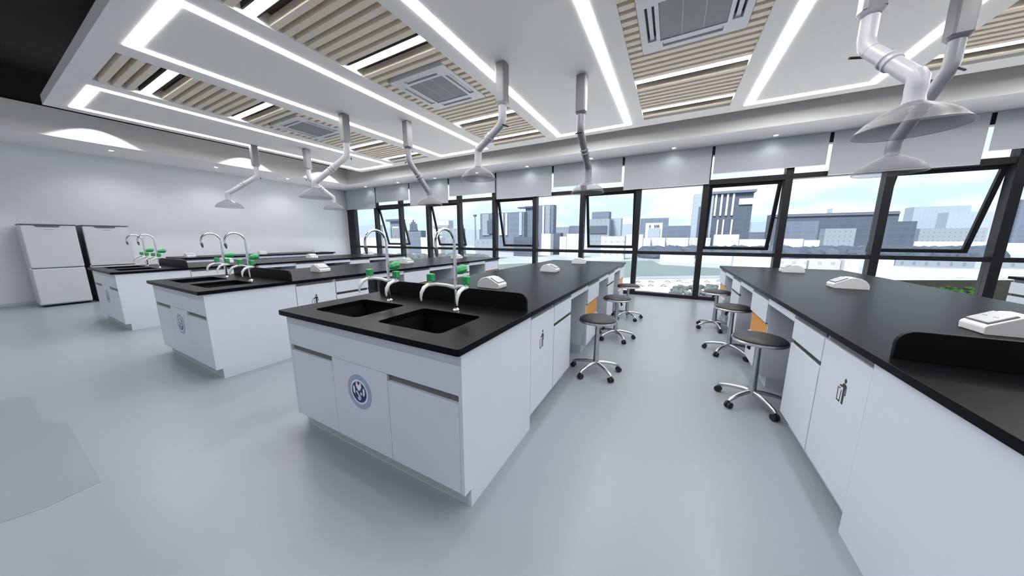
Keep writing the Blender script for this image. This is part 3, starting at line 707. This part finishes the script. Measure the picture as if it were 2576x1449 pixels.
# ---------------------------------------------------------------- the city outside
ZG = -34.0
def bm_mat(name, c, win=None, bw=9, bh=9, mo=3.0): return facade(name, c, win, bw, bh, mo) if win else mat(name, c, 0.8, spec=0.1, noise=0.03, scale=0.02)
CM = dict(  # paler, bluer tones carry the city haze in their base colour
    blue=bm_mat('blue grey cladding', (0.119, 0.147, 0.198), (0.108, 0.133, 0.184), 30, 14, 1.6),
    deep=bm_mat('slate blue cladding', (0.067, 0.087, 0.123), (0.061, 0.079, 0.113), 40, 16, 1.6),
    mid=bm_mat('grey facade', (0.208, 0.237, 0.275), (0.145, 0.174, 0.222), 10, 12, 4.0),
    pale=bm_mat('haze pale facade', (0.264, 0.316, 0.374), (0.242, 0.295, 0.359), 14, 12, 4.5),
    white=bm_mat('white facade', (0.42, 0.44, 0.47), (0.20, 0.225, 0.27), 8, 10, 4.0),
    plain=bm_mat('plain white wall', (0.47, 0.49, 0.52)),
    beige=bm_mat('beige wall', (0.38, 0.38, 0.38), (0.31, 0.31, 0.33), 10, 10, 3.5),
    fin=bm_mat('white fins', (0.50, 0.53, 0.60)),
    hill=bm_mat('haze tinted hill', (0.36, 0.45, 0.54)),
    water=mat('river water', (0.075, 0.112, 0.116), 0.5, noise=0.08, scale=0.03),
    soil=mat('grey ground', (0.25, 0.28, 0.31), 0.9, spec=0.03, noise=0.25, scale=0.01),
    bounce_ground=mat('pale plaza', (0.86, 0.86, 0.87), 0.9, spec=0.03, noise=0.04, scale=0.05),
    pale_ground=mat('white paving', (0.36, 0.375, 0.39), 0.9, spec=0.03, noise=0.5, scale=0.12),
    olive=mat('dark scrub', (0.013, 0.014, 0.010), 0.9, spec=0.03, noise=0.35, scale=0.2),
    leaf=mat('green leaves', (0.02, 0.05, 0.012), 0.9, spec=0.03, noise=0.4, scale=0.5),
    tree=mat('haze grey trees', (0.085, 0.098, 0.10), 0.9, spec=0.03, noise=0.3, scale=0.15),  # green greyed so the leaf colour includes the haze
    belt=mat('blue grey trees', (0.06, 0.077, 0.105), 0.9, spec=0.03, noise=0.2, scale=0.05),
    asphalt=mat('blue grey asphalt', (0.20, 0.23, 0.28), 0.9, spec=0.03, noise=0.05, scale=0.05),
)
struct('ground', box(B(), -6500, 5000, 200, 3400, ZG - 2, ZG), CM['soil'], 'hazy grey city ground far below the windows')
struct('ground_2', box(B(), -900, 900, 10, 200, ZG - 1, ZG + 0.02), CM['bounce_ground'], 'unseen pale ground added below the windows to bounce light up')  # unseen bright slab added to bounce sunlight onto the room ceiling
def zone(name, pts, m, h, label, kind, cat=None):
    p = [at_z(x, y, ZG) for x, y in pts]
    tag(obj(name, plate(B(), [(q.x, q.y) for q in p], [], 'z', ZG, ZG + h), CM[m]), label, cat, kind=kind)
zone('river', [(1236, 666), (1420, 658), (1640, 656), (1662, 666), (1854, 678), (1872, 692), (1610, 695), (1236, 726)], 'water', 0.2, 'calm teal river crossing behind the middle windows', 'stuff', 'river')
zone('road', [(1600, 696.5), (1880, 694), (1880, 699), (1600, 702)], 'asphalt', 0.3, 'blue grey riverside road', 'structure')
zone('paved_lot', [(1560, 704), (1720, 703), (1860, 701), (1840, 790), (1500, 790)], 'pale_ground', 0.25, 'white paved waterfront below the river', 'stuff', 'paving')
zone('pale_road', [(2200, 676), (2600, 680), (2600, 702), (2200, 697)], 'pale_ground', 0.3, 'broad white road at the right', 'stuff', 'road')
zone('scrub', [(2200, 706), (2700, 706), (2900, 800), (2200, 800)], 'olive', 0.4, 'dark olive scrub ground at the lower right', 'stuff', 'scrub')
def building(px0, px1, ptop, pb, m, label, depth=0.03, name='building'):
    pm = (px0 + px1) / 2; D = at_z(pm, pb, ZG).y
    a = at_y(px0, 600, D); b = at_y(px1, 600, D); top = at_y(pm, ptop, D).z
    t = thing(name, label, 'building', ((a.x + b.x) / 2, D, ZG), 0, 'city buildings')
    obj('block', box(B(), a.x, b.x, D, D + depth * D, ZG, top), CM[m], t)
    return t, a.x, b.x, top, D
def add(t, name, x0, x1, D, z0, z1, m, dy=0.003, back=0.0): return obj(name, box(B(), x0, x1, D * (1 - dy), D * (1 + back), z0, z1), CM[m], t)
def zp(py, D, px=1600): return at_y(px, py, D).z
# far left
building(896, 952, 566, 613, 'pale', 'hazy pale blue block seen left of the first open sash')
t, a, b, z, D = building(984, 1006, 557, 630, 'blue', 'slender blue grey tower with an overhanging flat roof')
add(t, 'roof_slab', a - 12, b + 6, D, z, z + 6, 'deep', 0.008, 0.03)
building(971, 983, 574, 632, 'pale', 'pale narrow tower left of the flat roofed tower')
t, a, b, z, D = building(989, 1004, 570, 637, 'plain', 'white tower with dark vertical window bands')
for u in (0.12, 0.36, 0.6, 0.84): add(t, 'window_band', a + (b - a) * u, a + (b - a) * (u + 0.1), D, -20, z - 3, 'mid')
building(978, 1014, 600, 643, 'white', 'low white house row below the striped white tower')
t, a, b, z, D = building(1024, 1060, 580, 638, 'blue', 'grey blue block carrying a rooftop sign'); w_ = b - a
add(t, 'sign_base', a + w_ * 0.24, b - w_ * 0.2, D, z, z + 3, 'deep')
for k in range(5): add(t, 'sign_letter', a + w_ * (0.28 + 0.105 * k), a + w_ * (0.34 + 0.105 * k), D, z + 3, z + (19 if k in (1, 3) else 24 if k == 2 else 15), 'deep')
building(1058, 1078, 597, 645, 'white', 'small white block right of the signed building')
building(900, 952, 598, 645, 'white', 'low white warehouse at the far left window')
t, a, b, z, D = building(1092, 1130, 555, 630, 'white', 'white office block with grey bands behind an open sash')
add(t, 'band', a, b, D, z - 20, z - 13, 'mid'); add(t, 'band', a, b, D, z - 40, z - 34, 'pale')
building(1090, 1108, 598, 647, 'plain', 'low white cube beside a window sash')
building(1112, 1160, 575, 641, 'mid', 'grey apartment block behind the right gooseneck faucet')
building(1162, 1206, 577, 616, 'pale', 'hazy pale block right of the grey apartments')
D = at_z(1196, 630, ZG).y; t = thing('radio_mast', 'thin lattice mast rising left of the large grey blue blocks', 'mast', (at_y(1196, 600, D).x, D, ZG))
xm, zt = at_y(1196, 600, D).x, at_y(1196, 540, D).z
obj('mast_pole', tube(B(), [(xm, D, ZG), (xm, D, zt)], [3.0, 1.8], 6), CM['mid'], t); add(t, 'mast_head', xm - 4, xm + 4, D, zt - 5, zt, 'deep', 0.004, 0.004)
# large blocks in the middle
t, a, b, z, D = building(1209, 1318, 535, 634, 'blue', 'wide grey blue slab with pale vertical strips'); w_ = b - a
for u0, u1, m in ((0.06, 0.22, 'mid'), (0.46, 0.55, 'fin'), (0.60, 0.64, 'fin'), (0.90, 0.96, 'pale')): add(t, 'strip', a + w_ * u0, a + w_ * u1, D, zp(590, D), z - 2, m)
add(t, 'dark_bay', a + w_ * 0.18, a + w_ * 0.3, D, zp(585, D), z - 18, 'deep', 0.004)
t, a, b, z, D = building(1319, 1391, 517, 631, 'blue', 'taller slate tower attached to the wide slab'); w_ = b - a
for u0, u1, m in ((0.0, 0.05, 'fin'), (0.64, 0.70, 'fin'), (0.74, 0.90, 'mid')): add(t, 'strip', a + w_ * u0, a + w_ * u1, D, -8, z - 2, m)
add(t, 'roof_slab', a - 20, a + w_ * 0.3, D, z - 5, z - 2, 'deep', 0.006, 0.02)
building(1196, 1244, 602, 650, 'mid', 'low grey block in front of the wide slab')
building(1292, 1346, 596, 645, 'deep', 'low slate block in front of the slate tower')
building(1362, 1385, 588, 642, 'plain', 'bright white cube in front of the slate tower')
building(1387, 1410, 586, 640, 'deep', 'dark low block right of the white cube')
building(1390, 1431, 571, 628, 'mid', 'grey office row with rooftop lettering')
building(1432, 1464, 568, 629, 'blue', 'blue grey office with small windows left of a mullion')
building(1408, 1425, 595, 645, 'white', 'stepped white apartment block, its lower part')
building(1426, 1462, 588, 648, 'white', 'stepped white apartment block, its taller part')
t, a, b, z, D = building(1478, 1531, 551, 636, 'mid', 'grey office with a dark roof storey behind the open sash')
add(t, 'roof_storey', a + 8, b - 2, D, z, z + 17, 'blue', -0.003, 0.04); add(t, 'window_row', a + 5, b - 5, D, z - 34, z - 16, 'deep')
building(1532, 1560, 549, 635, 'pale', 'pale blank tower right of the grey office')
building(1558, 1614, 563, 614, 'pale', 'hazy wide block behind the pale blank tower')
building(1512, 1572, 594, 652, 'beige', 'low beige hall behind the open sash')
building(1574, 1617, 590, 637, 'white', 'small white pavilion left of a mullion')
building(1608, 1678, 549, 616, 'blue', 'distant blue slab behind the white arch')
t, a, b, z, D = building(1622, 1664, 561, 628, 'plain', 'white arch shaped building'); w_ = b - a
add(t, 'glass_front', a + w_ * 0.17, b - w_ * 0.12, D, ZG, z - 17, 'pale')
for k in (0.22, 0.52, 0.64, 0.74): add(t, 'sign_letter', a + w_ * k, a + w_ * (k + 0.07), D, z - 12, z - 6, 'deep')
building(1666, 1735, 568, 627, 'blue', 'long low blue block left of the tall tower')
t, a, b, z, D = building(1736, 1770, 488, 630, 'pale', 'pale tall tower left of the dark mullion'); add(t, 'shaft', a + (b - a) * 0.42, b, D, ZG, z - 36, 'deep')
t, a, b, z, D = building(1771, 1882, 481, 628, 'deep', 'tall dark blue tower with white vertical fins'); w_ = b - a
for u in (0.16, 0.29, 0.42, 0.55): add(t, 'fin', a + w_ * u, a + w_ * (u + 0.045), D, zp(542, D, 1840), z - 8, 'fin')
for u in (0.26, 0.39, 0.58): add(t, 'fin', a + w_ * u, a + w_ * (u + 0.035), D, zp(592, D, 1840), zp(552, D, 1840), 'fin')
add(t, 'tall_fin', a + w_ * 0.08, a + w_ * 0.13, D, ZG, z - 8, 'pale'); add(t, 'roof_slab', a - 2, b + 5, D, z - 7, z, 'blue', 0.006, 0.05)
add(t, 'sign_panel', a + w_ * 0.70, b, D, zp(515, D, 1860), zp(500, D, 1860), 'fin')
for i, (p0, p1, pt, m, lb) in enumerate(((1617, 1637, 599, 'plain', 'small white shed below the white arch'), (1638, 1674, 598, 'white', 'pale low block right of the small white shed'),
        (1676, 1732, 598, 'plain', 'long white low block below the blue building'), (1734, 1788, 598, 'beige', 'grey low block below the pale tower'),
        (1796, 1859, 590, 'white', 'pale gridded low block at the foot of the fin tower'), (1861, 1938, 602, 'plain', 'white low hall right of the fin tower foot'))):
    building(p0, p1, pt, 631.5, m, lb, 0.02)
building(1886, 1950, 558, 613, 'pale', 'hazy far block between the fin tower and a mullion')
building(1884, 1926, 584, 623, 'blue', 'grey blue roofs right of the fin tower')
# right
t, a, b, z, D = building(1930, 2250, 536, 627, 'deep', 'very wide slate blue hall in the right windows'); w_ = b - a
add(t, 'cornice', a, b, D, z - 8, z - 3, 'blue'); add(t, 'lower_wing', a + w_ * 0.1, a + w_ * 0.42, D, ZG, zp(556, D, 2050), 'blue', 0.004)
building(2082, 2122, 523, 620, 'white', 'small white pavilion rising behind the slate hall')
building(2073, 2150, 575, 634, 'mid', 'light grey block before the slate hall')
building(1968, 2022, 601, 636, 'plain', 'white low wall block left of the light grey block')
building(2024, 2064, 604, 636.5, 'white', 'row of small white houses before the slate hall')
building(2222, 2299, 557, 634, 'deep', 'slate block in the rightmost open sash')
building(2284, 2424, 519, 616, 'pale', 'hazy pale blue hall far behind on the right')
building(2310, 2480, 574, 630, 'mid', 'grey long block on the right')
building(2372, 2485, 533, 618, 'pale', 'pale grey tower row on the right')
building(2302, 2500, 608, 636, 'plain', 'white low terrace at the right window', 0.02)
building(2544, 2700, 500, 630, 'blue', 'blue tower at the right edge of the windows')
building(2535, 2700, 612, 642, 'white', 'white low terrace at the right edge', 0.02)
# low waterfront seen under the transom
for p0, p1, pt, pb, m, lb in (
        (1664, 1752, 641, 662, 'white', 'white waterfront row left of the dark mullion'), (1766, 1850, 643, 663, 'white', 'white waterfront row with tall bays'),
        (1852, 1952, 643, 672, 'plain', 'white waterfront row above the worktop corner'), (1960, 2040, 653, 682, 'beige', 'beige low blocks behind the far socket pod'),
        (2045, 2127, 656, 684, 'beige', 'grey low blocks right of the far socket pod'), (2137, 2176, 654, 688, 'white', 'white low block left of a dark mullion'),
        (2206, 2262, 654, 674, 'plain', 'white shed right of the thick mullion'), (2266, 2470, 652, 672, 'mid', 'grey waterside sheds at the right'), (2520, 2700, 660, 677, 'mid', 'grey sheds at the right edge')):
    building(p0, p1, pt, pb, m, lb, 0.03)
# far hills
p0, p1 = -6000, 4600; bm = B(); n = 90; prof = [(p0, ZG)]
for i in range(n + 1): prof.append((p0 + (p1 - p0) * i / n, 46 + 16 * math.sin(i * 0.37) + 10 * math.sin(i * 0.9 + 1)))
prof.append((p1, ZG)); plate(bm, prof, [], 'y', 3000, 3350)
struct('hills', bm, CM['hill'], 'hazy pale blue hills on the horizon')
def blob_mass(name, m, label, pts, rad, cat='trees', flat=1.0):
    bm = B()
    for q in pts:
        T = Matrix.Translation(q) @ Matrix.Diagonal((rad * random.uniform(1.0, 1.8), rad * random.uniform(.8, 1.4), flat * rad * random.uniform(.8, 1.1), 1))
        bmesh.ops.create_icosphere(bm, subdivisions=2, radius=1.0, matrix=T)
    for v in bm.verts: v.co += Vector((random.uniform(-1, 1), random.uniform(-1, 1), random.uniform(-1, 1))) * rad * 0.12
    return tag(obj(name, bm, CM[m]), label, cat, kind='stuff')
def scatter(n, pxr, pyr, lift): return [at_z(random.uniform(*pxr), random.uniform(*pyr), ZG) + Vector((0, 0, lift)) for _ in range(n)]
blob_mass('tree_belt', 'belt', 'blue grey belt of trees beyond the river', scatter(230, (1628, 2500), (641, 650), 1.0), 15, flat=1.25)
blob_mass('hedge', 'leaf', 'bright green shrubs at the lower right window', scatter(60, (2340, 2480), (728, 748), 1.2), 1.0, 'shrubs')
blob_mass('riverside_trees', 'tree', 'haze grey trees on the white waterfront', scatter(60, (1690, 1850), (724, 750), 1.8), 1.4)
blob_mass('far_trees', 'tree', 'grey trees on the far bank', scatter(110, (1000, 1222), (655, 668), 5.0), 7)
# vehicles on the white waterfront
for k in range(14):
    px, py = 1606 + (k % 7) * 34 + random.uniform(-6, 6), 708 + (k // 7) * 12 + random.uniform(-2, 2)
    q = at_z(px, py, ZG + 0.25); rz = random.uniform(-0.5, 0.5)
    if k == 0:
        car = local(thing('car', 'tiny white vehicle parked on the white waterfront', 'car', tuple(q), rz, 'vehicles on the waterfront'))
        b_ = B(); plate(b_, [(-2.2, 0.35), (2.2, 0.35), (2.25, 0.8), (1.3, 0.95), (0.8, 1.45), (-1.2, 1.45), (-1.9, 0.95), (-2.25, 0.85)], [], 'y', -0.85, 0.85)
        obj('body', b_, CM['plain'], car); b_ = B(); plate(b_, [(1.2, 0.95), (0.75, 1.38), (-1.15, 1.38), (-1.75, 0.95)], [], 'y', -0.87, 0.87); obj('car_windows', b_, CM['deep'], car)
        b_ = B()
        for wx in (-1.35, 1.35): cyl(b_, (wx, -0.86, 0.33), (wx, 0.86, 0.33), 0.33, n=14)
        obj('wheels', b_, 'rubber', car)
    else: dup(car, tuple(q), rz, 'tiny white vehicle parked on the white waterfront')
